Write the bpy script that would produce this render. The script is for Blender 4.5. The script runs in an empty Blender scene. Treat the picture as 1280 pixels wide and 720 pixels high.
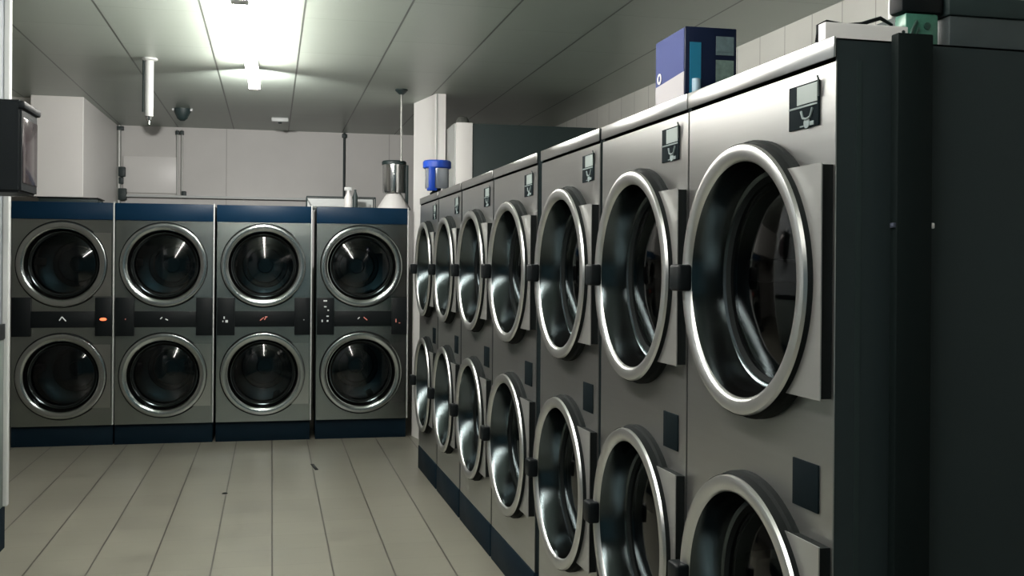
import bpy, bmesh, math, random
from mathutils import Vector, Matrix
PI = math.pi
scene = bpy.context.scene
COL = scene.collection
random.seed(4)

# ------------------------------------------------------------------ materials
def nodemat(name):
    m = bpy.data.materials.new(name); m.use_nodes = True
    nt = m.node_tree
    return m, nt, nt.nodes['Principled BSDF']

def pmat(name, col, rough=0.5, metal=0.0, vary=0.06, scale=8.0, rvar=0.08, spec=0.5, emit=None, estr=0.0, coat=0.0, stretch=(1,1,1)):
    m, nt, b = nodemat(name)
    tc = nt.nodes.new('ShaderNodeTexCoord')
    mp = nt.nodes.new('ShaderNodeMapping'); mp.inputs['Scale'].default_value = stretch
    nz = nt.nodes.new('ShaderNodeTexNoise'); nz.inputs['Scale'].default_value = scale; nz.inputs['Detail'].default_value = 4
    nt.links.new(tc.outputs['Object'], mp.inputs['Vector']); nt.links.new(mp.outputs['Vector'], nz.inputs['Vector'])
    mx = nt.nodes.new('ShaderNodeMix'); mx.data_type = 'RGBA'
    mx.inputs['A'].default_value = (*[max(0, c * (1 - vary)) for c in col], 1)
    mx.inputs['B'].default_value = (*[min(1, c * (1 + vary)) for c in col], 1)
    nt.links.new(nz.outputs['Fac'], mx.inputs['Factor']); nt.links.new(mx.outputs['Result'], b.inputs['Base Color'])
    mr = nt.nodes.new('ShaderNodeMapRange')
    mr.inputs['To Min'].default_value = max(0.01, rough - rvar); mr.inputs['To Max'].default_value = min(1, rough + rvar)
    nt.links.new(nz.outputs['Fac'], mr.inputs['Value']); nt.links.new(mr.outputs['Result'], b.inputs['Roughness'])
    b.inputs['Metallic'].default_value = metal
    b.inputs['Specular IOR Level'].default_value = spec
    b.inputs['Coat Weight'].default_value = coat
    if emit:
        b.inputs['Emission Color'].default_value = (*emit, 1); b.inputs['Emission Strength'].default_value = estr
    return m

def lined_mat(name, c1, c2, seam, long_pitch, cross_pitch, shear, l0, x0, off, w_long, w_cross, k_long, k_cross, rough, rvar, spec, bump, swap=None, nscale=1.7, namp=(0.85, 1.1)):
    """boards or tiles: strong joints running down the room every long_pitch, faint cross joints"""
    m, nt, b = nodemat(name)
    N, L = nt.nodes, nt.links
    def mth(op, a, c, d=None):
        n = N.new('ShaderNodeMath'); n.operation = op
        for k, v in enumerate((a, c, d)):
            if v is None: continue
            if isinstance(v, (int, float)): n.inputs[k].default_value = v
            else: L.new(v, n.inputs[k])
        return n.outputs[0]
    tc = N.new('ShaderNodeTexCoord'); sp = N.new('ShaderNodeSeparateXYZ'); L.new(tc.outputs['Object'], sp.inputs[0])
    X, Y = (sp.outputs['X'], sp.outputs['Y']) if not swap else (sp.outputs[swap[0]], sp.outputs[swap[1]])
    xs = mth('ADD', mth('MULTIPLY_ADD', Y, shear, X), 50*long_pitch - l0)
    ys = mth('ADD', Y, 50*cross_pitch - x0)
    cb = N.new('ShaderNodeCombineXYZ'); L.new(ys, cb.inputs['X']); L.new(xs, cb.inputs['Y'])
    def brick(w_, bwid, offs):
        br = N.new('ShaderNodeTexBrick'); br.offset = offs; br.squash = 1
        br.inputs['Scale'].default_value = 1; br.inputs['Brick Width'].default_value = bwid; br.inputs['Row Height'].default_value = long_pitch
        br.inputs['Mortar Size'].default_value = w_; br.inputs['Mortar Smooth'].default_value = 0.15; br.inputs['Bias'].default_value = 0
        br.inputs['Color1'].default_value = (*c1, 1); br.inputs['Color2'].default_value = (*c2, 1); br.inputs['Mortar'].default_value = (*c1, 1)
        L.new(cb.outputs[0], br.inputs['Vector']); return br
    bl = brick(w_long, 1000.0, 0); bc = brick(w_cross, cross_pitch, off)
    nz = N.new('ShaderNodeTexNoise'); nz.inputs['Scale'].default_value = nscale; nz.inputs['Detail'].default_value = 6
    L.new(tc.outputs['Object'], nz.inputs['Vector'])
    cr = N.new('ShaderNodeMapRange'); cr.inputs['To Min'].default_value = namp[0]; cr.inputs['To Max'].default_value = namp[1]
    L.new(nz.outputs['Fac'], cr.inputs['Value'])
    m0 = N.new('ShaderNodeMix'); m0.data_type = 'RGBA'; m0.blend_type = 'MULTIPLY'; m0.inputs['Factor'].default_value = 1
    L.new(bc.outputs['Color'], m0.inputs['A']); L.new(cr.outputs['Result'], m0.inputs['B'])
    m1 = N.new('ShaderNodeMix'); m1.data_type = 'RGBA'; m1.inputs['B'].default_value = (*seam, 1)
    L.new(mth('MULTIPLY', bc.outputs['Fac'], k_cross), m1.inputs['Factor']); L.new(m0.outputs['Result'], m1.inputs['A'])
    m2 = N.new('ShaderNodeMix'); m2.data_type = 'RGBA'; m2.inputs['B'].default_value = (*seam, 1)
    L.new(mth('MULTIPLY', bl.outputs['Fac'], k_long), m2.inputs['Factor']); L.new(m1.outputs['Result'], m2.inputs['A'])
    L.new(m2.outputs['Result'], b.inputs['Base Color'])
    mr = N.new('ShaderNodeMapRange'); mr.inputs['To Min'].default_value = rough - rvar; mr.inputs['To Max'].default_value = rough + rvar
    L.new(nz.outputs['Fac'], mr.inputs['Value']); L.new(mr.outputs['Result'], b.inputs['Roughness'])
    b.inputs['Specular IOR Level'].default_value = spec
    n2 = N.new('ShaderNodeTexNoise'); n2.inputs['Scale'].default_value = 4; n2.inputs['Detail'].default_value = 2
    L.new(tc.outputs['Object'], n2.inputs['Vector'])
    hgt = mth('MULTIPLY_ADD', bl.outputs['Fac'], -0.5, mth('MULTIPLY_ADD', bc.outputs['Fac'], -0.35, n2.outputs['Fac']))
    bp = N.new('ShaderNodeBump'); bp.inputs['Strength'].default_value = bump; bp.inputs['Distance'].default_value = 0.01
    L.new(hgt, bp.inputs['Height']); L.new(bp.outputs['Normal'], b.inputs['Normal'])
    return m

def grid_mat(name, c1, c2, cm, bw, rh, off, loc, mortar, rot=0.0, rough=0.55, axes=None, spec=0.4):
    m, nt, b = nodemat(name)
    N, L = nt.nodes, nt.links
    tc = N.new('ShaderNodeTexCoord'); mp = N.new('ShaderNodeMapping')
    mp.inputs['Rotation'].default_value = (0, 0, rot); mp.inputs['Location'].default_value = loc
    if axes:   # pick which object axes feed the pattern
        sp = N.new('ShaderNodeSeparateXYZ'); cb = N.new('ShaderNodeCombineXYZ')
        L.new(tc.outputs['Object'], sp.inputs[0]); L.new(sp.outputs[axes[0]], cb.inputs['X']); L.new(sp.outputs[axes[1]], cb.inputs['Y'])
        L.new(cb.outputs[0], mp.inputs['Vector'])
    else:
        L.new(tc.outputs['Object'], mp.inputs['Vector'])
    br = N.new('ShaderNodeTexBrick'); br.offset = off; br.squash = 1
    br.inputs['Scale'].default_value = 1; br.inputs['Brick Width'].default_value = bw; br.inputs['Row Height'].default_value = rh
    br.inputs['Mortar Size'].default_value = mortar; br.inputs['Mortar Smooth'].default_value = 0.1; br.inputs['Bias'].default_value = 0
    br.inputs['Color1'].default_value = (*c1, 1); br.inputs['Color2'].default_value = (*c2, 1); br.inputs['Mortar'].default_value = (*cm, 1)
    L.new(mp.outputs['Vector'], br.inputs['Vector'])
    nz = N.new('ShaderNodeTexNoise'); nz.inputs['Scale'].default_value = 1.7; nz.inputs['Detail'].default_value = 5
    L.new(tc.outputs['Object'], nz.inputs['Vector'])
    cr = N.new('ShaderNodeMapRange'); cr.inputs['To Min'].default_value = 0.85; cr.inputs['To Max'].default_value = 1.1
    L.new(nz.outputs['Fac'], cr.inputs['Value'])
    mx = N.new('ShaderNodeMix'); mx.data_type = 'RGBA'; mx.blend_type = 'MULTIPLY'; mx.inputs['Factor'].default_value = 1
    L.new(br.outputs['Color'], mx.inputs['A']); L.new(cr.outputs['Result'], mx.inputs['B'])
    L.new(mx.outputs['Result'], b.inputs['Base Color'])
    b.inputs['Roughness'].default_value = rough; b.inputs['Specular IOR Level'].default_value = spec
    bp = N.new('ShaderNodeBump'); bp.inputs['Strength'].default_value = 0.4; bp.inputs['Distance'].default_value = 0.004; bp.invert = True
    L.new(br.outputs['Fac'], bp.inputs['Height']); L.new(bp.outputs['Normal'], b.inputs['Normal'])
    return m

def glass_mat(name, tint, rough=0.03, ior=1.5):
    m = bpy.data.materials.new(name); m.use_nodes = True
    nt = m.node_tree; N, L = nt.nodes, nt.links
    for n in list(N): N.remove(n)
    out = N.new('ShaderNodeOutputMaterial'); mix = N.new('ShaderNodeMixShader')
    tr = N.new('ShaderNodeBsdfTransparent'); gl = N.new('ShaderNodeBsdfGlossy'); fr = N.new('ShaderNodeFresnel')
    nz = N.new('ShaderNodeTexNoise'); nz.inputs['Scale'].default_value = 6
    mr = N.new('ShaderNodeMapRange'); mr.inputs['To Min'].default_value = rough; mr.inputs['To Max'].default_value = rough + 0.05
    L.new(nz.outputs['Fac'], mr.inputs['Value']); L.new(mr.outputs['Result'], gl.inputs['Roughness'])
    tr.inputs['Color'].default_value = (*tint, 1); fr.inputs['IOR'].default_value = ior
    L.new(fr.outputs[0], mix.inputs[0]); L.new(tr.outputs[0], mix.inputs[1]); L.new(gl.outputs[0], mix.inputs[2])
    L.new(mix.outputs[0], out.inputs['Surface'])
    return m

def steel_mat(name, col, rough, vary=0.05, stretch=(0.6, 1, 14), rvar=0.02, dif=0.04, dcol=(0.5, 0.5, 0.48)):
    """bare sheet steel: short-tailed (Beckmann) reflection with a little diffuse grime"""
    m = bpy.data.materials.new(name); m.use_nodes = True
    nt = m.node_tree; N, L = nt.nodes, nt.links
    for n in list(N): N.remove(n)
    out = N.new('ShaderNodeOutputMaterial'); mix = N.new('ShaderNodeMixShader'); mix.inputs[0].default_value = dif
    gl = N.new('ShaderNodeBsdfAnisotropic'); gl.distribution = 'BECKMANN'
    df = N.new('ShaderNodeBsdfDiffuse'); df.inputs['Color'].default_value = (0.5, 0.5, 0.48, 1)
    tc = N.new('ShaderNodeTexCoord'); mp = N.new('ShaderNodeMapping'); mp.inputs['Scale'].default_value = stretch
    nz = N.new('ShaderNodeTexNoise'); nz.inputs['Scale'].default_value = 4; nz.inputs['Detail'].default_value = 4
    L.new(tc.outputs['Object'], mp.inputs[0]); L.new(mp.outputs[0], nz.inputs[0])
    mx = N.new('ShaderNodeMix'); mx.data_type = 'RGBA'
    mx.inputs['A'].default_value = (*[c*(1-vary) for c in col], 1); mx.inputs['B'].default_value = (*[min(1, c*(1+vary)) for c in col], 1)
    L.new(nz.outputs['Fac'], mx.inputs['Factor']); L.new(mx.outputs['Result'], gl.inputs['Color'])
    mr = N.new('ShaderNodeMapRange'); mr.inputs['To Min'].default_value = rough-rvar; mr.inputs['To Max'].default_value = rough+rvar
    L.new(nz.outputs['Fac'], mr.inputs['Value']); L.new(mr.outputs['Result'], gl.inputs['Roughness'])
    L.new(gl.outputs[0], mix.inputs[1]); L.new(df.outputs[0], mix.inputs[2]); L.new(mix.outputs[0], out.inputs['Surface'])
    return m
STEEL = steel_mat('brushed_steel', (0.55, 0.56, 0.55), 0.32, dif=0.09)
PLATE = steel_mat('satin_plate', (0.44, 0.46, 0.45), 0.34, dif=0.26)
PLATE_B = steel_mat('satin_plate_dark', (0.40, 0.42, 0.40), 0.22, dif=0.05, stretch=(1, 1, 1))
RING_B = steel_mat('polished_ring_steel', (0.42, 0.45, 0.44), 0.22, 0.03, (1, 1, 1))
STEEL_B = steel_mat('satin_steel', (0.27, 0.30, 0.285), 0.27, 0.03, (0.5, 0.5, 1.0), 0.01, dif=0.03)
CHROME = steel_mat('door_ring_steel', (0.60, 0.61, 0.60), 0.34, 0.03, (1, 1, 1), dif=0.16)
POLISH = steel_mat('polished_steel', (0.66, 0.67, 0.66), 0.20, 0.03, (1, 1, 1))
BRIGHTW = pmat('bright_white_paint', (0.86, 0.85, 0.83), 0.45, 0.0, 0.02, 3)
FUNNEL = steel_mat('door_funnel_steel', (0.075, 0.092, 0.097), 0.22, 0.05, (1, 1, 1), dif=0.005)
DARKSTEEL = pmat('drum_steel', (0.13, 0.15, 0.16), 0.38, 1.0, 0.12, 18, 0.1)
SIDE = pmat('charcoal_side_paint', (0.020, 0.031, 0.033), 0.55, 0.0, 0.15, 3, spec=0.3)
BLACK = pmat('black_plastic', (0.004, 0.006, 0.007), 0.45, 0.0, 0.1, 12, spec=0.18)
DARKSQ = pmat('dark_label', (0.005, 0.009, 0.011), 0.7, 0.0, 0.1, 12, spec=0.04)
NAVY = pmat('navy_gloss_paint', (0.002, 0.018, 0.042), 0.42, 0.0, 0.12, 5, spec=0.15)
NAVYK = pmat('navy_kick_paint', (0.004, 0.012, 0.020), 0.6, 0.0, 0.15, 5, spec=0.08)
RUBBERSHADE = pmat('gasket_and_shaded_edge', (0.008, 0.010, 0.010), 0.7, spec=0.08)  # gasket rubber; also the shade tone put on metal door edges
GLASS = glass_mat('smoked_door_glass', (0.16, 0.23, 0.25))
WALLW = pmat('white_wall_paint', (0.50, 0.49, 0.47), 0.6, 0.0, 0.04, 1.5)
WALLG = pmat('grey_green_wall_paint', (0.13, 0.16, 0.15), 0.6, 0.0, 0.05, 2)
WHITE = pmat('white_enamel', (0.66, 0.65, 0.63), 0.4, 0.0, 0.03, 4)
PALE = pmat('pale_grey_paint', (0.45, 0.47, 0.46), 0.45, 0.0, 0.05, 6)
GREYD = pmat('dark_grey_paint', (0.014, 0.027, 0.027), 0.55, 0.0, 0.1, 2)
CONDUIT = pmat('conduit_grey', (0.36, 0.37, 0.35), 0.4, 0.3, 0.05, 9)
BLUE = pmat('blue_plastic', (0.010, 0.060, 0.42), 0.35, 0.0, 0.08, 9)
LABELG = pmat('pale_label_print', (0.19, 0.23, 0.22), 0.5, 0.0, 0.05, 20)
PRINTG = pmat('grey_symbol_print', (0.14, 0.18, 0.18), 0.6, 0.0, 0.05, 20)
CEIL = lined_mat('ceiling_panel', (0.34, 0.39, 0.345), (0.32, 0.37, 0.325), (0.06, 0.07, 0.06), 0.56, 1.0, 0.0125, 0.174, 5.577, 0.5, 0.0065, 0.004, 0.9, 0.35, 0.38, 0.05, 0.6, 0.10)
FLOOR = lined_mat('floor_tile', (0.22, 0.215, 0.175), (0.205, 0.200, 0.163), (0.05, 0.045, 0.04), 0.289, 0.289, 0.0115, 0.0127, 5.28, 0.0, 0.0045, 0.0022, 0.9, 0.30, 0.34, 0.08, 0.5, 0.12, nscale=3, namp=(0.7, 1.2))

# ------------------------------------------------------------------ mesh helpers
def bx(bm, x0, x1, y0, y1, z0, z1, bev=0.0, seg=2):
    tmp = bmesh.new()
    vs = [tmp.verts.new((x, y, z)) for x in (x0, x1) for y in (y0, y1) for z in (z0, z1)]
    for f in ((0,1,3,2), (4,6,7,5), (0,4,5,1), (2,3,7,6), (0,2,6,4), (1,5,7,3)):
        tmp.faces.new([vs[i] for i in f])
    bmesh.ops.recalc_face_normals(tmp, faces=tmp.faces)
    if bev: bmesh.ops.bevel(tmp, geom=list(tmp.edges), offset=bev, segments=seg, profile=0.5, affect='EDGES')
    me = bpy.data.meshes.new('t'); tmp.to_mesh(me); tmp.free(); bm.from_mesh(me); bpy.data.meshes.remove(me)

def lathe(bm, prof, cx=0, cz=0, n=72, axis='y', cy=0):
    """profile of (radius, along-axis) turned round the y axis through (cx,cz), or round z through (cx,cy)"""
    rows = []
    for r, a in prof:
        if r < 1e-6:
            p = (cx, a, cz) if axis == 'y' else (cx, cy, a)
            rows.append([bm.verts.new(p)])
        else:
            row = []
            for i in range(n):
                t = 2 * PI * i / n
                p = (cx + r*math.cos(t), a, cz + r*math.sin(t)) if axis == 'y' else (cx + r*math.cos(t), cy + r*math.sin(t), a)
                row.append(bm.verts.new(p))
            rows.append(row)
    fs = []
    for A, B in zip(rows, rows[1:]):
        for i in range(n):
            j = (i + 1) % n
            if len(A) == 1 and len(B) == 1: continue
            if len(A) == 1: fs.append(bm.faces.new((A[0], B[i], B[j])))
            elif len(B) == 1: fs.append(bm.faces.new((A[i], B[0], A[j])))
            else: fs.append(bm.faces.new((A[i], B[i], B[j], A[j])))
    return fs

def tube(bm, pts, r, n=12):
    prev = None
    pts = [Vector(p) for p in pts]
    for k, p in enumerate(pts):
        d = (pts[min(k+1, len(pts)-1)] - pts[max(k-1, 0)]).normalized()
        u = d.cross(Vector((0, 0, 1)))
        if u.length < 1e-3: u = Vector((1, 0, 0))
        u.normalize(); v = d.cross(u)
        ring = [bm.verts.new(p + u*r*math.cos(2*PI*i/n) + v*r*math.sin(2*PI*i/n)) for i in range(n)]
        if prev:
            for i in range(n): bm.faces.new((prev[i], prev[(i+1) % n], ring[(i+1) % n], ring[i]))
        else: bm.faces.new(ring)
        prev = ring
    bm.faces.new(prev)

def prism(bm, pts, z0, z1):
    a = [bm.verts.new((x, y, z0)) for x, y in pts]; b = [bm.verts.new((x, y, z1)) for x, y in pts]
    bm.faces.new(a); bm.faces.new(b)
    n = len(pts)
    for i in range(n): bm.faces.new((a[i], a[(i+1) % n], b[(i+1) % n], b[i]))

def holed_panel(bm, x0, x1, cells, R, th=0.02, n=96):
    """front sheet at y=0 with one round hole per cell (z0, z1, cx, cz), edges folded back"""
    for (z0, z1, cx, cz) in cells:
        ang = [2*PI*i/n for i in range(n)]
        ang += [math.atan2(z - cz, x - cx) % (2*PI) for x in (x0, x1) for z in (z0, z1)]
        ang = sorted(set(round(a, 6) for a in ang))
        inn, out, back = [], [], []
        for a in ang:
            c, s = math.cos(a), math.sin(a)
            t = min([(x1-cx)/c if c > 1e-9 else 1e9, (x0-cx)/c if c < -1e-9 else 1e9, (z1-cz)/s if s > 1e-9 else 1e9, (z0-cz)/s if s < -1e-9 else 1e9])
            inn.append(bm.verts.new((cx+R*c, 0, cz+R*s))); out.append(bm.verts.new((cx+t*c, 0, cz+t*s)))
            back.append(bm.verts.new((cx+R*c, th, cz+R*s)))
        m = len(ang)
        for i in range(m):
            j = (i+1) % m
            bm.faces.new((inn[i], inn[j], out[j], out[i])); bm.faces.new((inn[j], inn[i], back[i], back[j]))
    zs = [c[0] for c in cells] + [c[1] for c in cells]
    za, zb = min(zs), max(zs)
    for x in (x0, x1):
        bm.faces.new([bm.verts.new(p) for p in ((x, 0, za), (x, 0, zb), (x, 0.003, zb), (x, 0.003, za))])

def obj(name, bm, m, parent=None, smooth=True, loc=None, recalc=True):
    if recalc: bmesh.ops.recalc_face_normals(bm, faces=bm.faces)
    me = bpy.data.meshes.new(name); bm.to_mesh(me); bm.free()
    if smooth:
        for p in me.polygons: p.use_smooth = True
        try: me.set_sharp_from_angle(angle=math.radians(35))
        except Exception: pass
    me.materials.append(m)
    o = bpy.data.objects.new(name, me); COL.objects.link(o)
    if parent: o.parent = parent
    if loc: o.location = loc
    return o

def tag(o, label, cat, group=None):
    o['label'] = label; o['category'] = cat
    if group: o['group'] = group
    return o

def thing(name, label, cat, loc=(0, 0, 0), rz=0, group=None):
    o = bpy.data.objects.new(name, None); COL.objects.link(o)
    o.empty_display_size = 0.1; o.location = loc; o.rotation_euler = (0, 0, rz)
    return tag(o, label, cat, group)

def struct(name, bm, m, parent=None, smooth=False):
    o = obj(name, bm, m, parent, smooth)
    if not parent: o['kind'] = 'structure'
    return o

def copy_tree(o, parent=None):
    c = o.copy(); COL.objects.link(c)
    if parent: c.parent = parent
    for ch in list(o.children): copy_tree(ch, c)
    return c

def nb(): return bmesh.new()

# ------------------------------------------------------------------ room
HC = 2.9          # ceiling height
b = nb(); bx(b, -4.6, 3.4, -2.5, 11.5, -0.1, 0.0); struct('floor', b, FLOOR)
b = nb(); bx(b, -4.6 + 0.01, 3.4, -2.5, 11.5, 0, 0.12)
c = struct('ceiling', b, CEIL); c.location = (0, 0, HC)
BACKW = grid_mat('back_wall_board', (0.56, 0.55, 0.53), (0.54, 0.53, 0.51), (0.36, 0.35, 0.34), 1.7, 3.2, 0, (0.6, 0.1, 0), 0.004, axes=('X', 'Z'))
b = nb(); bx(b, -4.6, 3.4, 11.3, 11.5, 0, HC); struct('wall_back', b, BACKW)
RW = grid_mat('right_wall_board', (0.56, 0.57, 0.53), (0.52, 0.53, 0.495), (0.30, 0.30, 0.28), 0.30, 3.2, 0, (0.1, 0.1, 0), 0.004, axes=('Y', 'Z'))
b = nb(); prism(b, [(3.16, -2.5), (3.4, -2.5), (3.3, 11.3), (2.62, 11.3)], 0, HC); struct('wall_right', b, RW)
# left: a wall that ends before the back row, then the room widens
b = nb(); bx(b, -1.62, -1.43, -2.5, 5.87, 0.0, HC)
wl = struct('wall_left', b, pmat('left_wall_paint', (0.20, 0.22, 0.235), 0.55, 0, 0.04, 2, spec=0.2))
b = nb(); bx(b, -1.43, -1.418, -2.5, 5.87, 0.22, 1.09, 0.002); obj('lower_panel', b, WALLG, wl)
b = nb(); bx(b, -1.43, -1.412, -2.5, 5.87, 1.09, 1.17, 0.003); obj('dado_rail', b, BLACK, wl)
b = nb(); bx(b, -1.43, -1.414, -2.5, 5.87, 0.0, 0.22, 0.002); struct('baseboard_left', b, NAVYK)
b = nb(); bx(b, -1.43, -1.398, 5.84, 5.885, 0.22, HC - 0.005, 0.006); struct('trim_1', b, PALE)
b = nb(); bx(b, -4.6, -4.4, 5.5, 11.3, 0, HC); struct('wall_far_left', b, WALLW)
b = nb(); bx(b, -4.4, -1.62, 5.5, 5.7, 0, HC); struct('wall_side_return', b, WALLW)
# boxed-in chase hanging from the ceiling behind the back row
b = nb(); bx(b, -2.10, -1.68, 9.45, 11.3, 2.045, HC, 0.004); struct('wall_chase', b, WHITE)
b = nb(); bx(b, -4.4, -2.10, 9.6, 11.3, 2.045, HC, 0.004); struct('wall_bulkhead', b, WALLW)
# pillar where the two rows meet
b = nb(); prism(b, [(1.205, 8.52), (1.095, 9.06), (1.29, 9.06), (1.29, 8.50), (1.215, 8.50)], 0, HC); struct('wall_pillar', b, BRIGHTW)
b = nb(); bx(b, 1.213, 1.222, 8.494, 8.505, 0, HC); struct('trim_2', b, PALE)

# ------------------------------------------------------------------ machines
def ring_profile(R, proud, bead):
    return [(R+0.001, -proud*0.80), (R-0.003, -proud*0.95), (R-0.010, -proud), (R-bead+0.012, -proud+0.001),
            (R-bead+0.004, -proud+0.006), (R-bead, -proud+0.014)]

def make_door(parent, cx, cz, R, proud, plate, handle=True, bead=0.042, RM=CHROME, PM=PLATE):
    dn = nb(); lathe(dn, ring_profile(R, proud, bead), cx, cz, 96)
    d = obj('door', dn, RM, parent, recalc=True)
    g = nb(); lathe(g, [(R+0.010, 0.002), (R+0.010, -proud*0.30), (R+0.004, -proud*0.42), (R+0.002, -proud*0.82)], cx, cz, 96); obj('shaded_ring_wall', g, RUBBERSHADE, d)  # ring's steel outer wall, its dark reflection put into the colour
    g = nb(); lathe(g, [(R-bead+0.001, -proud+0.013), (R-bead-0.006, -proud+0.03), (R-bead-0.018, 0.045), (R-bead-0.026, 0.052), (R-bead-0.034, 0.054), (R-bead-0.036, 0.070)], cx, cz, 96)
    obj('door_funnel', g, FUNNEL, d)
    g = nb(); rg = R - bead - 0.030
    lathe(g, [(0, 0.024), (rg*0.35, 0.028), (rg*0.7, 0.040), (rg, 0.060)], cx, cz, 72); obj('door_glass', g, GLASS, d)
    g = nb(); lathe(g, [(rg+0.008, 0.072), (rg+0.008, 0.056), (rg+0.0, 0.048), (rg-0.012, 0.056), (rg-0.012, 0.072)], cx, cz, 72)
    obj('gasket', g, RUBBERSHADE, d)
    x0, x1, hh, p = plate
    g = nb(); Rp = R - 0.012; a0 = math.asin(hh/Rp); n = 28
    arc = [(cx + Rp*math.cos(a0 - 2*a0*k/n), cz + Rp*math.sin(a0 - 2*a0*k/n)) for k in range(n+1)]
    def plate_bm(g, ya, yb, inset=0.0):
        fr, bk = [], []
        for ax, az in arc:
            az = cz + (az - cz)*(1 - inset/hh)
            fr.append((g.verts.new((ax, ya, az)), g.verts.new((x1-inset, ya, az)))); bk.append((g.verts.new((ax, yb, az)), g.verts.new((x1-inset, yb, az))))
        for k in range(n):
            g.faces.new((fr[k][0], fr[k][1], fr[k+1][1], fr[k+1][0])); g.faces.new((bk[k][0], bk[k+1][0], bk[k+1][1], bk[k][1]))
            g.faces.new((fr[k][1], bk[k][1], bk[k+1][1], fr[k+1][1])); g.faces.new((fr[k][0], fr[k+1][0], bk[k+1][0], bk[k][0]))
        for k in (0, n): g.faces.new((fr[k][0], bk[k][0], bk[k][1], fr[k][1]))
    plate_bm(g, -p, -p+0.003)
    obj('hinge_plate', g, PM, d)
    g = nb(); plate_bm(g, -p+0.003, -0.001, 0.003); obj('shaded_plate_edge', g, RUBBERSHADE, d)  # sides of the plate, shade put in as a dark colour
    if handle:
        g = nb(); bx(g, cx-R-0.015, cx-R+0.05, -proud-0.028, -proud+0.012, cz-0.036, cz+0.036, 0.008, 3)
        tube(g, [(cx-R-0.012, -proud+0.004, cz), (cx-R-0.012, 0.0, cz)], 0.012)
        obj('door_handle', g, BLACK, d)
    return d

def make_drum(parent, cx, cz, R=0.30):
    g = nb()
    lathe(g, [(R-0.07, 0.075), (R, 0.10), (R+0.02, 0.13), (R+0.02, 0.60), (R-0.02, 0.63), (R-0.10, 0.64), (R-0.11, 0.625),
              (R-0.14, 0.625), (R-0.15, 0.645), (0.07, 0.65), (0.06, 0.60), (0.0, 0.60)], cx, cz, 64)
    d = obj('drum', g, DARKSTEEL, parent)
    for k in range(3):
        a = 0.6 + k*2*PI/3
        g = nb(); bx(g, -0.03, 0.03, 0.14, 0.60, R-0.06, R+0.012, 0.012)
        bmesh.ops.rotate(g, verts=g.verts, cent=(0, 0, 0), matrix=Matrix.Rotation(a, 3, 'Y'))
        bmesh.ops.translate(g, verts=g.verts, vec=(cx, 0, cz)); obj('drum_paddle', g, DARKSTEEL, d)
    return d

def cabinet_shell(bm, W, z0, z1, D, y0=0.003):
    w = W/2
    t = 0.004
    bx(bm, -w, -w+t, y0, D, z0, z1); bx(bm, w-t, w, y0, D, z0, z1); bx(bm, -w, w, D-t, D, z0, z1)
    bx(bm, -w, w, y0, D, z1-t, z1); bx(bm, -w, w, y0, D, z0, z0+t)
    bx(bm, -w+t, w-t, y0+0.02, D-t, (z0+z1)/2-0.01, (z0+z1)/2+0.0)      # deck between the two drums

def make_row_dryer():
    W, w = 0.757, 0.3785
    r = thing('stacked_dryer', '', 'dryer')
    b = nb(); cabinet_shell(b, W-0.004, 0.165, 1.975, 1.02); cab = obj('cabinet', b, SIDE, r, smooth=False)
    b = nb(); bx(b, w-0.006, w-0.001, 0.05, 0.062, 0.17, 1.93); bx(b, w-0.004, w+0.002, 0.16, 0.165, 0.2, 1.93)
    obj('seam_strip', b, GREYD, cab)
    cu, cl = 1.462, 0.655
    b = nb(); holed_panel(b, -w, w, [(0.168, 1.108, 0, cl), (1.108, 1.925, 0, cu)], 0.300)
    obj('front_panel', b, STEEL, r)
    b = nb(); bx(b, -w-0.001, w+0.001, -0.006, -0.0005, 1.934, 1.978, 0.002); obj('top_cap', b, STEEL, r)
    b = nb(); bx(b, -w+0.002, w-0.002, -0.004, 0.5, 0.0, 0.165, 0.003); obj('kick_plate', b, NAVYK, r)
    for cz in (cu, cl):
        make_door(r, 0.015, cz, 0.327, 0.052, (0.18, w-0.004, 0.25, 0.030))
        make_drum(r, 0, cz)
    # upper instruction label with its tub symbol
    b = nb(); bx(b, 0.188, 0.316, -0.004, 0.001, 1.800, 1.898, 0.001); lab = obj('instruction_label', b, DARKSQ, r)
    b = nb(); bx(b, 0.226, 0.312, -0.0052, -0.003, 1.853, 1.894); obj('label_window', b, LABELG, lab)
    b = nb()
    bx(b, 0.190, 0.312, -0.0055, -0.003, 1.846, 1.850)
    tube(b, [(0.245, -0.0052, 1.838), (0.253, -0.0052, 1.822), (0.268, -0.0052, 1.818), (0.284, -0.0052, 1.822), (0.294, -0.0052, 1.840)], 0.003, 8)
    lathe(b, [(0.0, -0.0056), (0.012, -0.0055), (0.013, -0.003)], 0.268, 1.810, 20)
    bx(b, 0.240, 0.256, -0.0055, -0.003, 1.803, 1.806); bx(b, 0.282, 0.298, -0.0055, -0.003, 1.803, 1.812)
    obj('tub_symbol', b, PRINTG, lab)
    b = nb(); tube(b, [(0.318, -0.005, 1.862), (0.318, -0.006, 1.90), (0.314, -0.006, 1.906)], 0.0022, 8); obj('label_clip', b, GREYD, lab)
    b = nb(); bx(b, 0.216, 0.325, -0.004, 0.001, 0.962, 1.066, 0.001); obj('coin_plate', b, DARKSQ, r)
    return r

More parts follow.
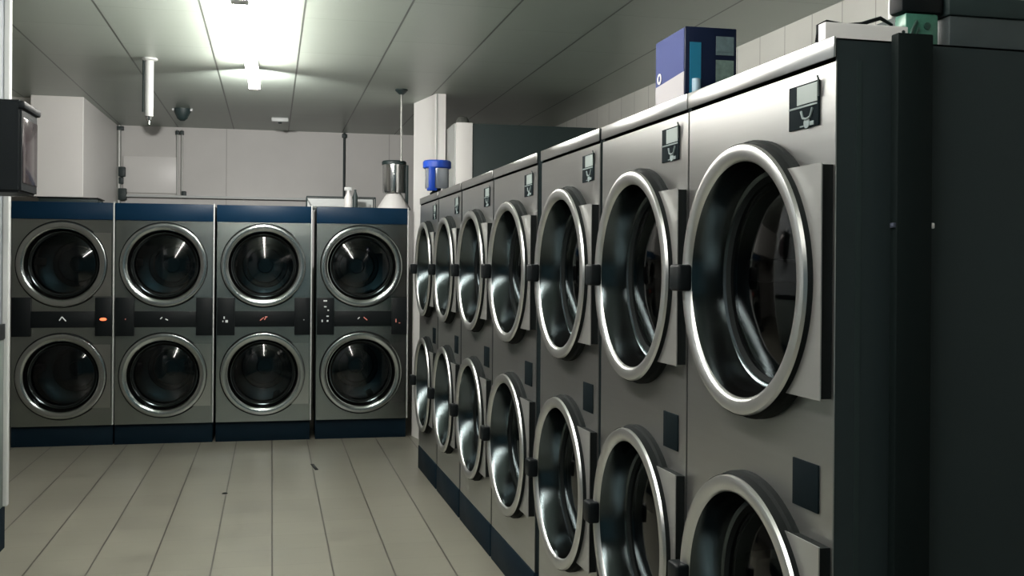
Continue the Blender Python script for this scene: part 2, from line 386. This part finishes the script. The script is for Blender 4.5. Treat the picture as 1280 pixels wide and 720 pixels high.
def make_back_dryer():
    W, w = 0.772, 0.386
    r = thing('stacked_dryer', '', 'dryer')
    b = nb(); cabinet_shell(b, W-0.006, 0.165, 1.975, 0.88); obj('cabinet', b, SIDE, r, smooth=False)
    cu, cl = 1.475, 0.568
    b = nb(); holed_panel(b, -w+0.003, w-0.003, [(0.168, 1.02, -0.003, cl), (1.02, 1.836, -0.003, cu)], 0.300)
    obj('front_panel', b, STEEL_B, r)
    b = nb(); bx(b, -w, w, -0.012, 0.06, 1.838, 1.978, 0.004); obj('header_panel', b, NAVY, r)
    b = nb(); bx(b, -w, w, 0.03, 0.5, 0.0, 0.165, 0.003); obj('kick_plate', b, NAVYK, r)
    b = nb(); bx(b, w-0.001, w+0.009, -0.014, 0.03, 0.17, 1.985, 0.002); obj('edge_trim', b, PALE, r)
    for cz in (cu, cl):
        make_door(r, -0.003, cz, 0.343, 0.034, (0.2, w-0.012, 0.258, 0.014), handle=False, bead=0.058, RM=RING_B, PM=PLATE_B)
        make_drum(r, -0.003, cz)
    b = nb(); bx(b, -0.245, 0.262, -0.010, 0.001, 0.962, 1.094, 0.002); s = obj('control_strip', b, BLACK, r)
    b = nb(); bx(b, -w+0.008, -0.235, -0.024, 0.001, 0.892, 1.206, 0.003); lb = obj('control_box', b, BLACK, r)
    b = nb(); bx(b, 0.252, w-0.006, -0.024, 0.001, 0.892, 1.206, 0.003); rb = obj('control_box', b, BLACK, r)
    return r, s, lb, rb

d = -0.0269
U = Vector((math.sin(d), math.cos(d), 0)); P0 = Vector((1.128, 1.989, 0))
RZ = -PI/2 - d
starts = [0.002, 0.768, 1.540, 2.378, 3.240, 4.085, 4.885]
ends   = [0.759, 1.510, 2.306, 3.215, 4.050, 4.850, 5.650]
row_labels = [
 'nearest stacked dryer of the long right-hand row, its tall dark side panel in view',
 'stainless stacked dryer with the blue detergent carton on top, second from the camera',
 'stainless stacked dryer third from the camera in the right-hand row',
 'stainless stacked dryer in the middle of the right-hand row, three dryers on either side',
 'stainless stacked dryer fifth from the camera, third from the white pillar',
 'stainless stacked dryer sixth from the camera, next to last before the white pillar',
 'farthest stacked dryer of the right-hand row, under the blue-lidded dispenser by the pillar']
proto = make_row_dryer()
for i in range(7):
    o = proto if i == 0 else copy_tree(proto)
    p = P0 + U*((starts[i]+ends[i])/2)
    o.location = p; o.rotation_euler = (0, 0, RZ)
    o.scale = ((ends[i]-starts[i])/0.757, 1, 1)
    o['label'] = row_labels[i]; o['group'] = 'stacked dryers in the right-hand row'

# back row
RED = pmat('red_led', (0.3, 0.05, 0.02), 0.4, emit=(1.0, 0.16, 0.06), estr=2.2)
DIMRED = pmat('dim_red_led', (0.3, 0.08, 0.05), 0.4, emit=(1.0, 0.35, 0.28), estr=0.35)
DIMWHITE = pmat('dim_white_led', (0.3, 0.3, 0.3), 0.4, emit=(0.8, 0.85, 0.8), estr=0.35)
back_labels = [
 'leftmost stacked dryer of the back row, with the glowing orange display',
 'back-row stacked dryer second from the left, right beside the one with the orange display',
 'back-row stacked dryer third from the left, with bright steel between its doors',
 'rightmost stacked dryer of the back row, next to the white pillar']
bc = [-1.748, -0.962, -0.165, 0.652]
bproto, _, _, _ = make_back_dryer()
backs = []
for i, x in enumerate(bc):
    o = bproto if i == 0 else copy_tree(bproto)
    o.location = (x, 8.99, 0); o.rotation_euler = (0, 0, 0)
    o['label'] = back_labels[i]; o['group'] = 'stacked dryers along the back wall'
    backs.append(o)
def dots(name, parent, m, items, y=-0.0265):
    b = nb()
    for (x, z, w_, h_) in items: bx(b, x-w_/2, x+w_/2, y, y+0.003, z-h_/2, z+h_/2)
    return obj(name, b, m, parent, smooth=False)
def kids(o, nm): return [c for c in o.children if c.name.split('.')[0] == nm]
def slant(name, parent, m, items, y=-0.013):
    b = nb()
    for (x0, z0, x1, z1) in items: tube(b, [(x0, y, z0), (x1, y, z1)], 0.0045, 6)
    return obj(name, b, m, parent)
for i, o in enumerate(backs):
    s = kids(o, 'control_strip')[0]; lb, rb = kids(o, 'control_box')
    if lb.data.vertices[0].co.x > rb.data.vertices[0].co.x: lb, rb = rb, lb
    if i == 0:
        b = nb(); lathe(b, [(0.0, -0.0265), (0.018, -0.0262), (0.02, -0.024)], 0, 0, 20)
        bmesh.ops.scale(b, vec=(1.35, 1, 0.62), verts=b.verts); bmesh.ops.translate(b, vec=(0.315, 0, 1.03), verts=b.verts)
        obj('display', b, RED, rb)
        slant('display', s, DIMWHITE, [(-0.02, 1.02, 0.0, 1.05), (0.0, 1.05, 0.03, 1.015)])
    if i == 1:
        slant('display', s, DIMWHITE, [(-0.03, 1.03, -0.015, 1.045), (0.01, 1.03, 0.03, 1.02)])
        dots('indicator_light', lb, DIMRED, [(-0.3, 1.03, 0.006, 0.01)])
    if i == 2:
        slant('display', s, DIMRED, [(-0.03, 1.015, 0.0, 1.04), (0.005, 1.02, 0.02, 1.045), (0.01, 1.045, 0.03, 1.045)])
        dots('indicator_light', lb, DIMWHITE, [(-0.32, 1.04, 0.01, 0.02), (-0.30, 1.01, 0.02, 0.02), (-0.33, 1.01, 0.008, 0.012)])
        dots('indicator_light', rb, DIMWHITE, [(0.33, 1.02, 0.008, 0.006)])
    if i == 3:
        slant('display', s, DIMWHITE, [(-0.035, 1.025, -0.02, 1.04)]); slant('display', s, DIMRED, [(0.015, 1.04, 0.045, 1.015)])
        dots('indicator_light', lb, DIMWHITE, [(-0.31, 1.18, 0.03, 0.012), (-0.31, 1.13, 0.02, 0.01), (-0.285, 1.10, 0.012, 0.012), (-0.29, 1.05, 0.02, 0.01), (-0.29, 1.01, 0.014, 0.014), (-0.335, 1.01, 0.01, 0.02)])
        dots('indicator_light', rb, DIMRED, [(0.29, 1.01, 0.008, 0.03), (0.32, 0.99, 0.012, 0.006)])

# ------------------------------------------------------------------ things on top of the right row
def side_mat(name, top, low, zsplit, slope):
    m, nt, bs = nodemat(name); N, L = nt.nodes, nt.links
    bs.inputs['Specular IOR Level'].default_value = 0.08
    tc = N.new('ShaderNodeTexCoord'); sp = N.new('ShaderNodeSeparateXYZ'); L.new(tc.outputs['Object'], sp.inputs[0])
    ma = N.new('ShaderNodeMath'); ma.operation = 'MULTIPLY_ADD'; ma.inputs[1].default_value = slope
    L.new(sp.outputs['Y'], ma.inputs[0]); L.new(sp.outputs['Z'], ma.inputs[2])
    gt = N.new('ShaderNodeMath'); gt.operation = 'GREATER_THAN'; gt.inputs[1].default_value = zsplit; L.new(ma.outputs[0], gt.inputs[0])
    mx = N.new('ShaderNodeMix'); mx.data_type = 'RGBA'; mx.inputs['A'].default_value = (*low, 1); mx.inputs['B'].default_value = (*top, 1)
    L.new(gt.outputs[0], mx.inputs['Factor']); L.new(mx.outputs['Result'], bs.inputs['Base Color']); bs.inputs['Roughness'].default_value = 0.7
    return m
t = thing('detergent_carton', 'blue and white detergent carton standing on the second dryer from the camera', 'carton', (1.165, 2.93, 1.979))
b = nb(); bx(b, 0, 0.165, 0, 0.25, 0, 0.232, 0.003); box = obj('carton_body', b, pmat('navy_card', (0.002, 0.007, 0.028), 0.5, spec=0.25), t)
b = nb(); bx(b, -0.002, 0.001, 0.006, 0.246, 0.003, 0.228); obj('side_print', b, side_mat('carton_side_print', (0.055, 0.07, 0.18), (0.40, 0.39, 0.40), 0.098, 0.05), t, smooth=False)
b = nb(); bx(b, 0.014, 0.050, -0.002, 0.001, 0.02, 0.185); obj('teal_stripe', b, pmat('teal_print', (0.01, 0.16, 0.27), 0.45), t)
b = nb()
tube(b, [(0.034, -0.003, 0.03), (0.034, -0.003, 0.075)], 0.013, 12); obj('bottle_print', b, pmat('pale_blue_print', (0.35, 0.5, 0.6), 0.5), t)
b = nb(); bx(b, 0.098, 0.155, -0.002, 0.001, 0.150, 0.206); bx(b, 0.104, 0.150, -0.003, -0.001, 0.160, 0.182); obj('printed_panel', b, pmat('grey_green_print', (0.10, 0.15, 0.16), 0.5, 0, 0.5, 60), t)
b = nb(); bx(b, 0.098, 0.155, -0.002, 0.001, 0.02, 0.135); obj('printed_panel', b, pmat('green_grey_print', (0.12, 0.18, 0.16), 0.5, 0, 0.6, 60), t)
b = nb(); bx(b, 0.005, 0.03, 0.2, 0.246, 0.06, 0.09); b.free()
b = nb(); lathe(b, [(0.011, 0), (0.017, -0.0), (0.017, 0.002), (0.011, 0.002), (0.011, 0)], 0, 0, 24)
bmesh.ops.rotate(b, verts=b.verts, cent=(0, 0, 0), matrix=Matrix.Rotation(PI/2, 3, 'Z')); bmesh.ops.translate(b, verts=b.verts, vec=(-0.003, 0.208, 0.108))
obj('round_print', b, WHITE, t)

# white channel with a dark cable lying on it, near the front corner of the nearest dryer
t = thing('plastic_channel', 'long white plastic channel lying across the top of the nearest dryer', 'tray', (1.124, 2.03, 1.979))
b = nb(); bx(b, 0, 0.198, 0, 0.03, 0, 0.038, 0.002); obj('channel_body', b, BRIGHTW, t, smooth=False)
b = nb(); lathe(b, [(0.0, -0.0015), (0.004, -0.001), (0.004, 0.001)], 0.186, 0.026, 16); obj('screw', b, GREYD, t)
b = nb(); tube(b, [(1.135, 2.085, 1.985), (1.135, 2.082, 2.02), (1.155, 2.080, 2.030), (1.20, 2.080, 2.024), (1.24, 2.080, 2.030), (1.285, 2.080, 2.045), (1.318, 2.09, 2.035), (1.322, 2.11, 1.985)], 0.0045)
tag(obj('power_cable', b, BLACK), 'dark cable draped along the white channel on the nearest dryer', 'cable')
b = nb(); tube(b, [(1.452, 2.30, 1.979), (1.452, 2.30, 2.55)], 0.009); tube(b, [(1.452, 2.30, 2.22), (1.452, 2.30, 2.245)], 0.013)
tag(obj('upright_pipe', b, CONDUIT), 'thin pale pipe standing on top of the nearest dryer behind the white channel', 'pipe')

# green container with black lid; grey box at the right
GREENP = pmat('green_plastic', (0.05, 0.17, 0.12), 0.3, 0, 0.5, 55)
t = thing('storage_crate', 'green plastic crate with a black lid on top of the nearest dryer', 'crate', (1.335, 2.06, 1.979))
b = nb(); bx(b, 0.0, 0.082, 0, 0.045, 0, 0.078, 0.006); obj('crate_body', b, GREENP, t)
b = nb(); tube(b, [(0.008, -0.003, 0.012), (0.014, -0.003, 0.04), (0.026, -0.003, 0.06)], 0.003, 8); tube(b, [(0.02, -0.003, 0.012), (0.03, -0.003, 0.045)], 0.0025, 8); lathe(b, [(0.0, -0.004), (0.008, -0.003), (0.008, 0.001)], 0.052, 0.05, 20); obj('crate_handle', b, pmat('dark_green_plastic', (0.02, 0.06, 0.045), 0.4), t)
b = nb(); bx(b, -0.012, 0.092, -0.004, 0.05, 0.078, 0.30, 0.008); obj('crate_lid', b, BLACK, t)
t = thing('metal_box', 'low grey metal box lying on the nearest dryer, right of the green crate', 'box', (1.437, 2.05, 1.979))
b = nb(); bx(b, 0, 0.55, 0, 0.5, 0, 0.075, 0.006); obj('box_body', b, pmat('grey_metal_box', (0.06, 0.075, 0.078), 0.45, 0.3, 0.25, 9), t)
b = nb(); bx(b, -0.004, 0.554, -0.004, 0.504, 0.075, 0.12, 0.005); obj('box_lid', b, GREYD, t)

# upright post against the side panel
t = thing('support_post', 'tall black upright post against the dark side panel of the nearest dryer', 'post', (1.25, 1.955, 0))
b = nb(); bx(b, 0, 0.083, 0, 0.027, 0, 1.985, 0.003); obj('post_body', b, pmat('matt_black_post', (0.003, 0.007, 0.007), 0.7, spec=0.15), t)
b = nb(); bx(b, -0.006, 0.001, 0.004, 0.018, 1.577, 1.587, 0.001); obj('bolt', b, pmat('dull_blue_bolt', (0.06, 0.07, 0.10), 0.5), t)
b = nb(); bx(b, 0.082, 0.091, 0.002, 0.018, 1.576, 1.588, 0.002); obj('bolt', b, WHITE, t)

# blue-lidded dispenser by the pillar
t = thing('soap_dispenser', 'clear soap dispenser with a blue lid and blue upright on the farthest right-row dryer', 'dispenser', (1.07, 7.45, 1.979))
b = nb(); lathe(b, [(0, 0.0), (0.05, 0.0), (0.05, 0.03), (0.03, 0.045), (0.03, 0.06), (0, 0.06)], 0, 0, 32, 'z'); obj('foot', b, BLACK, t)
b = nb(); lathe(b, [(0, 0.06), (0.082, 0.06), (0.085, 0.07), (0.085, 0.21), (0, 0.212)], 0, 0, 48, 'z'); obj('jar', b, pmat('milky_plastic', (0.42, 0.46, 0.52), 0.2, 0.6, 0.1, 10), t)
b = nb(); lathe(b, [(0, 0.205), (0.095, 0.205), (0.102, 0.212), (0.102, 0.252), (0.094, 0.262), (0, 0.262)], 0, 0, 48, 'z'); obj('lid', b, BLUE, t)
b = nb(); bx(b, -0.07, -0.025, -0.098, -0.06, 0.045, 0.215, 0.008); bx(b, -0.082, -0.012, -0.096, -0.06, 0.040, 0.062, 0.006); obj('tap_column', b, BLUE, t)
b = nb(); bx(b, 0.06, 0.16, 0.0, 0.12, 0.0, 0.09, 0.01); b.free()

# equipment enclosure between pillar and right wall
t = thing('equipment_enclosure', 'tall dark grey equipment enclosure with pale corner post behind the right row', 'enclosure', (1.305, 8.1, 0))
b = nb(); bx(b, 0.135, 1.36, 0.01, 1.12, 0.0, 2.612, 0.004); obj('enclosure_body', b, GREYD, t)
b = nb(); bx(b, -0.002, 0.135, 0.03, 1.12, 0.0, 2.612, 0.003); obj('side_panel', b, PALE, t)
b = nb(); bx(b, 0.010, 0.140, 0.0, 0.03, 0.0, 2.616, 0.004); obj('corner_post', b, BRIGHTW, t)
b = nb(); lathe(b, [(0, 2.612), (0.055, 2.612), (0.05, 2.64), (0.036, 2.665), (0, 2.675)], 0.07, 0, 24, 'z', 0.07); obj('vent_cap', b, STEEL, t)
b = nb(); bx(b, 0.0, 0.10, -0.30, -0.22, 1.98, 2.02); b.free()

# ------------------------------------------------------------------ things over the back row
t = thing('steel_canister', 'polished steel canister on a white cone stand behind the rightmost back-row dryer', 'canister', (0.95, 9.3, 1.979))
b = nb(); lathe(b, [(0, 0), (0.15, 0), (0.15, 0.012), (0.062, 0.15), (0, 0.15)], 0, 0, 32, 'z'); obj('cone_stand', b, WHITE, t)
b = nb(); lathe(b, [(0, 0.15), (0.098, 0.15), (0.102, 0.165), (0.102, 0.40), (0, 0.40)], 0, 0, 48, 'z'); obj('canister_body', b, POLISH, t)
b = nb(); lathe(b, [(0, 0.40), (0.108, 0.40), (0.108, 0.425), (0.10, 0.435), (0.0, 0.44)], 0, 0, 48, 'z'); obj('canister_lid', b, GREYD, t)
b = nb(); bx(b, 0.098, 0.125, -0.04, 0.0, 0.02, 0.40, 0.005); obj('bracket', b, GREYD, t)
t = thing('wire_tray', 'shallow open tray standing on the rightmost back-row dryer, left of the bottle', 'tray', (0.19, 9.35, 1.979))
b = nb()
for z in (0.006, 0.108):
    tube(b, [(0, 0, z), (0.60, 0, z), (0.60, 0.2, z), (0, 0.2, z), (0, 0, z)], 0.005, 8)
for x, y in ((0, 0), (0.6, 0), (0, 0.2), (0.6, 0.2)): tube(b, [(x, y, 0), (x, y, 0.11)], 0.005, 8)
obj('tray_frame', b, GREYD, t)
b = nb(); bx(b, 0.008, 0.592, 0.196, 0.2, 0.01, 0.104); obj('tray_back', b, PALE, t)
t = thing('spray_bottle', 'small pale spray bottle standing on the rightmost back-row dryer', 'bottle', (0.545, 9.25, 1.979))
b = nb(); lathe(b, [(0, 0), (0.032, 0), (0.036, 0.01), (0.034, 0.10), (0.014, 0.14), (0.014, 0.16), (0, 0.16)], 0, 0, 32, 'z'); obj('bottle_body', b, WHITE, t)
b = nb(); bx(b, -0.035, 0.03, -0.012, 0.012, 0.158, 0.19, 0.005); obj('spray_head', b, PALE, t)
b = nb(); lathe(b, [(0, 0), (0.022, 0), (0.022, 0.11), (0.01, 0.15), (0.01, 0.17), (0, 0.17)], 0, 0, 24, 'z')
tag(obj('dark_bottle', b, GREYD, loc=(0.605, 9.25, 1.979)), 'slim dark bottle just right of the pale spray bottle on the back row', 'bottle')
t = thing('storage_tray', 'dark low tray on top of the leftmost back-row dryer', 'tray', (-2.0, 9.3, 1.979))
b = nb(); bx(b, 0, 0.46, 0, 0.3, 0.0, 0.045, 0.006); obj('tray_body', b, GREYD, t)
b = nb(); bx(b, -0.01, 0.47, -0.01, 0.31, 0.045, 0.055, 0.002); obj('tray_rim', b, BLACK, t)

# conduits on the back wall
def conduit(x, z0, z1, r, label, y=11.27, valve=None, m=CONDUIT):
    t = thing('wall_conduit', label, 'conduit', (x, y, z0), group='conduits on the back wall')
    b = nb(); tube(b, [(0, 0, 0), (0, 0, z1 - z0)], r); obj('pipe', b, m, t)
    b = nb(); bx(b, -r*2, r*2, -r*1.3, 0.03, z1-z0-0.05, z1-z0-0.01, 0.003); obj('clip', b, GREYD, t)
    if valve:
        b = nb()
        for zz, s in valve: bx(b, 0.0, s*1.3, -s*0.8, 0.028, zz-z0-s, zz-z0+s, 0.008)
        obj('valve', b, GREYD, t)
conduit(-1.66, 1.98, 2.895, 0.022, 'pale conduit with dark valves near the left corner of the back wall', valve=[(2.42, 0.05), (2.33, 0.035), (2.19, 0.06)])
conduit(-1.09, 2.20, 2.87, 0.009, 'left one of the twin thin conduits right of the pale board')
conduit(-1.045, 2.20, 2.87, 0.009, 'right one of the twin thin conduits, ending in a dark socket', valve=[(2.20, 0.036)])
conduit(0.617, 1.98, 2.895, 0.012, 'single thin dark conduit above the small bottles on the back wall', m=GREYD)
b = nb(); bx(b, 0, 0.53, 0, 0.02, 0, 0.375, 0.003); tag(obj('wall_board', b, WHITE, loc=(-1.62, 11.278, 2.21)), 'pale rectangular board fixed to the back wall between the conduits', 'board')
b = nb(); bx(b, -1.64, 0.9, 11.24, 11.3, 2.165, 2.19, 0.003); struct('trim_3', b, PALE)

# hanging things
t = thing('drop_pipe', 'thick grey pipe hanging from the ceiling with a bright nozzle', 'pipe', (-0.92, 7.55, HC))
b = nb(); lathe(b, [(0, 0), (0.055, 0), (0.055, -0.012), (0.03, -0.02), (0.03, -0.40), (0, -0.40)], 0, 0, 24, 'z'); obj('pipe', b, PALE, t)
b = nb(); lathe(b, [(0, -0.40), (0.022, -0.40), (0.018, -0.425), (0.010, -0.43), (0.012, -0.455), (0, -0.46)], 0, 0, 20, 'z'); obj('nozzle', b, POLISH, t)
b = nb(); tube(b, [(-0.036, 0.0, 0), (-0.036, 0.0, -0.37)], 0.009); obj('cable', b, GREYD, t)
t = thing('hanging_rod', 'thin rod hanging from the ceiling left of the white pillar', 'rod', (0.911, 8.38, HC))
b = nb(); lathe(b, [(0, 0), (0.05, 0), (0.05, -0.01), (0.018, -0.04), (0, -0.04)], 0, 0, 24, 'z'); obj('ceiling_flange', b, GREYD, t)
b = nb(); tube(b, [(0, 0, -0.04), (0.003, 0, -0.575)], 0.0085); obj('rod', b, CONDUIT, t)
t = thing('smoke_detector', 'small dark cone-shaped detector on the ceiling near the back wall', 'detector', (-0.92, 9.94, HC))
b = nb(); lathe(b, [(0, 0), (0.075, 0), (0.072, -0.03), (0.045, -0.09), (0.02, -0.11), (0, -0.112)], 0, 0, 32, 'z'); obj('detector_body', b, GREYD, t)
b = nb(); bx(b, -0.09, 0.09, -0.02, 0.02, -0.02, 0.0, 0.003); obj('bracket', b, PALE, t)
t = thing('ceiling_sensor', 'flat pale sensor on the ceiling near the back wall, right of the lamp', 'sensor', (-0.051, 10.34, HC))
b = nb(); bx(b, -0.08, 0.08, -0.07, 0.07, -0.04, 0.0, 0.008); obj('sensor_body', b, PALE, t)
b = nb(); lathe(b, [(0, -0.04), (0.02, -0.04), (0.015, -0.05), (0, -0.052)], 0, 0, 16, 'z'); obj('sensor_lens', b, GREYD, t)

# black box on the left wall
t = thing('wall_television', 'black box-shaped set with a glossy front, mounted high on the left wall', 'television', (-1.412, 5.0, 1.80))
b = nb()
pts = [(0.0, 0.0), (0.262, 0.0), (0.262, 0.02)]
prism(b, [(-0.0, 0.0), (0.262, 0.0), (0.262, 0.32), (0.0, 0.32)], 0.0, 0.415); bmesh.ops.bevel(b, geom=list(b.edges), offset=0.012, segments=3, affect='EDGES'); obj('casing', b, BLACK, t)
b = nb(); bx(b, 0.258, 0.266, 0.03, 0.30, 0.045, 0.34, 0.003); obj('screen', b, pmat('glossy_screen', (0.035, 0.028, 0.03), 0.12, 0, 0.1, 4), t)
b = nb(); bx(b, 0.24, 0.278, 0.0, 0.32, 0.375, 0.41, 0.01); obj('hood', b, BLACK, t)
b = nb(); bx(b, -0.008, 0.05, 0.08, 0.24, -0.05, 0.0, 0.004); obj('wall_bracket', b, GREYD, t)

# scraps on the floor
b = nb(); bx(b, -0.012, 0.012, -0.11, 0.11, 0, 0.004, 0.001); o = tag(obj('paper_scrap', b, BLACK, loc=(0.227, 7.78, 0.0)), 'long dark scrap lying on the floor tiles in front of the third back dryer', 'scrap'); o.rotation_euler = (0, 0, 0.12)
b = nb(); lathe(b, [(0, 0.006), (0.012, 0.005), (0.02, 0.0), (0, 0)], 0, 0, 12, 'z'); tag(obj('lint_clump', b, BLACK, loc=(-0.366, 6.99, 0.0)), 'tiny dark lint clump on a floor joint, left of the long scrap', 'lint')

# ------------------------------------------------------------------ lamps
LAMP = 80.0
lm = bpy.data.materials.new('lamp_diffuser'); lm.use_nodes = True
bs = lm.node_tree.nodes['Principled BSDF']; bs.inputs['Base Color'].default_value = (0.8, 0.8, 0.8, 1)
bs.inputs['Emission Color'].default_value = (1.0, 0.955, 0.90, 1); bs.inputs['Emission Strength'].default_value = LAMP
lm2 = lm.copy(); lm2.name = 'dim_lamp_diffuser'; lm2.node_tree.nodes['Principled BSDF'].inputs['Emission Strength'].default_value = LAMP*0.8
def batten(y, L, label, lm=lm):
    t = thing('batten_light', label, 'ceiling light', (-0.215, y, HC), group='battens down the middle of the ceiling')
    b = nb(); bx(b, -0.03, 0.03, -L/2, L/2, -0.095, -0.06, 0.004); obj('housing', b, WHITE, t)
    b = nb(); tube(b, [(0, -L/2+0.02, -0.135), (0, L/2-0.02, -0.135)], 0.04, 20); obj('diffuser', b, lm, t)
    for q in (-1, 1):
        b = nb(); bx(b, -0.042, 0.042, q*(L/2-0.012)-0.012, q*(L/2-0.012)+0.012, -0.178, -0.062, 0.004); obj('end_cap', b, WHITE, t)
        b = nb(); tube(b, [(0, q*L*0.32, 0), (0, q*L*0.32, -0.062)], 0.012); obj('ceiling_stem', b, PALE, t)
    return t
batten(6.35, 2.5, 'lit ceiling batten farthest down the room, above the middle of the floor')
batten(3.8, 2.5, 'lit ceiling batten nearer the camera, in line with the farthest one')
batten(1.25, 2.5, 'lit ceiling batten above the camera', lm2)

t = thing('added_wall_fill', 'added fill light past the end of the batten, turned to the back wall', 'ceiling light', (-0.215, 7.68, HC))  # added light, put in to brighten the back wall
b = nb(); bx(b, -0.038, 0.038, -0.065, 0.0, -0.172, -0.098, 0.008); obj('housing', b, WHITE, t)  # made-up housing that carries the added fill light
la = bpy.data.lights.new('wall_fill_lamp', 'AREA'); la.shape = 'RECTANGLE'; la.size = 0.07; la.size_y = 0.06; la.energy = 26; la.color = (1, 0.975, 0.94); la.spread = math.radians(125)
lo = bpy.data.objects.new('wall_fill_lamp', la); COL.objects.link(lo); lo.parent = t; lo.location = (0, 0.004, -0.135); lo.rotation_euler = (PI/2 - 0.12, 0, 0)
w = bpy.data.worlds.new('World'); scene.world = w; w.use_nodes = True
w.node_tree.nodes['Background'].inputs['Color'].default_value = (0.16, 0.30, 0.33, 1)
w.node_tree.nodes['Background'].inputs['Strength'].default_value = 0.35

# ------------------------------------------------------------------ camera
cam = bpy.data.cameras.new('camera'); co = bpy.data.objects.new('camera', cam); COL.objects.link(co)
cam.sensor_fit = 'HORIZONTAL'; cam.sensor_width = 36; cam.lens = 1302.05*36/1280
cam.shift_y = -(360-331.95)/1280
co.location = (0, 0, 1.4912)
co.matrix_world = Matrix.Translation((0, 0, 1.4912)) @ Matrix.Rotation(-0.2152, 4, 'Z') @ Matrix.Rotation(PI/2, 4, 'X') @ Matrix.Rotation(0.0076, 4, 'Z')
cam.clip_start = 0.02
scene.camera = co
vs = scene.view_settings
vs.view_transform = 'Standard'; vs.look = 'None'; vs.gamma = 1; vs.exposure = 0; vs.use_curve_mapping = False
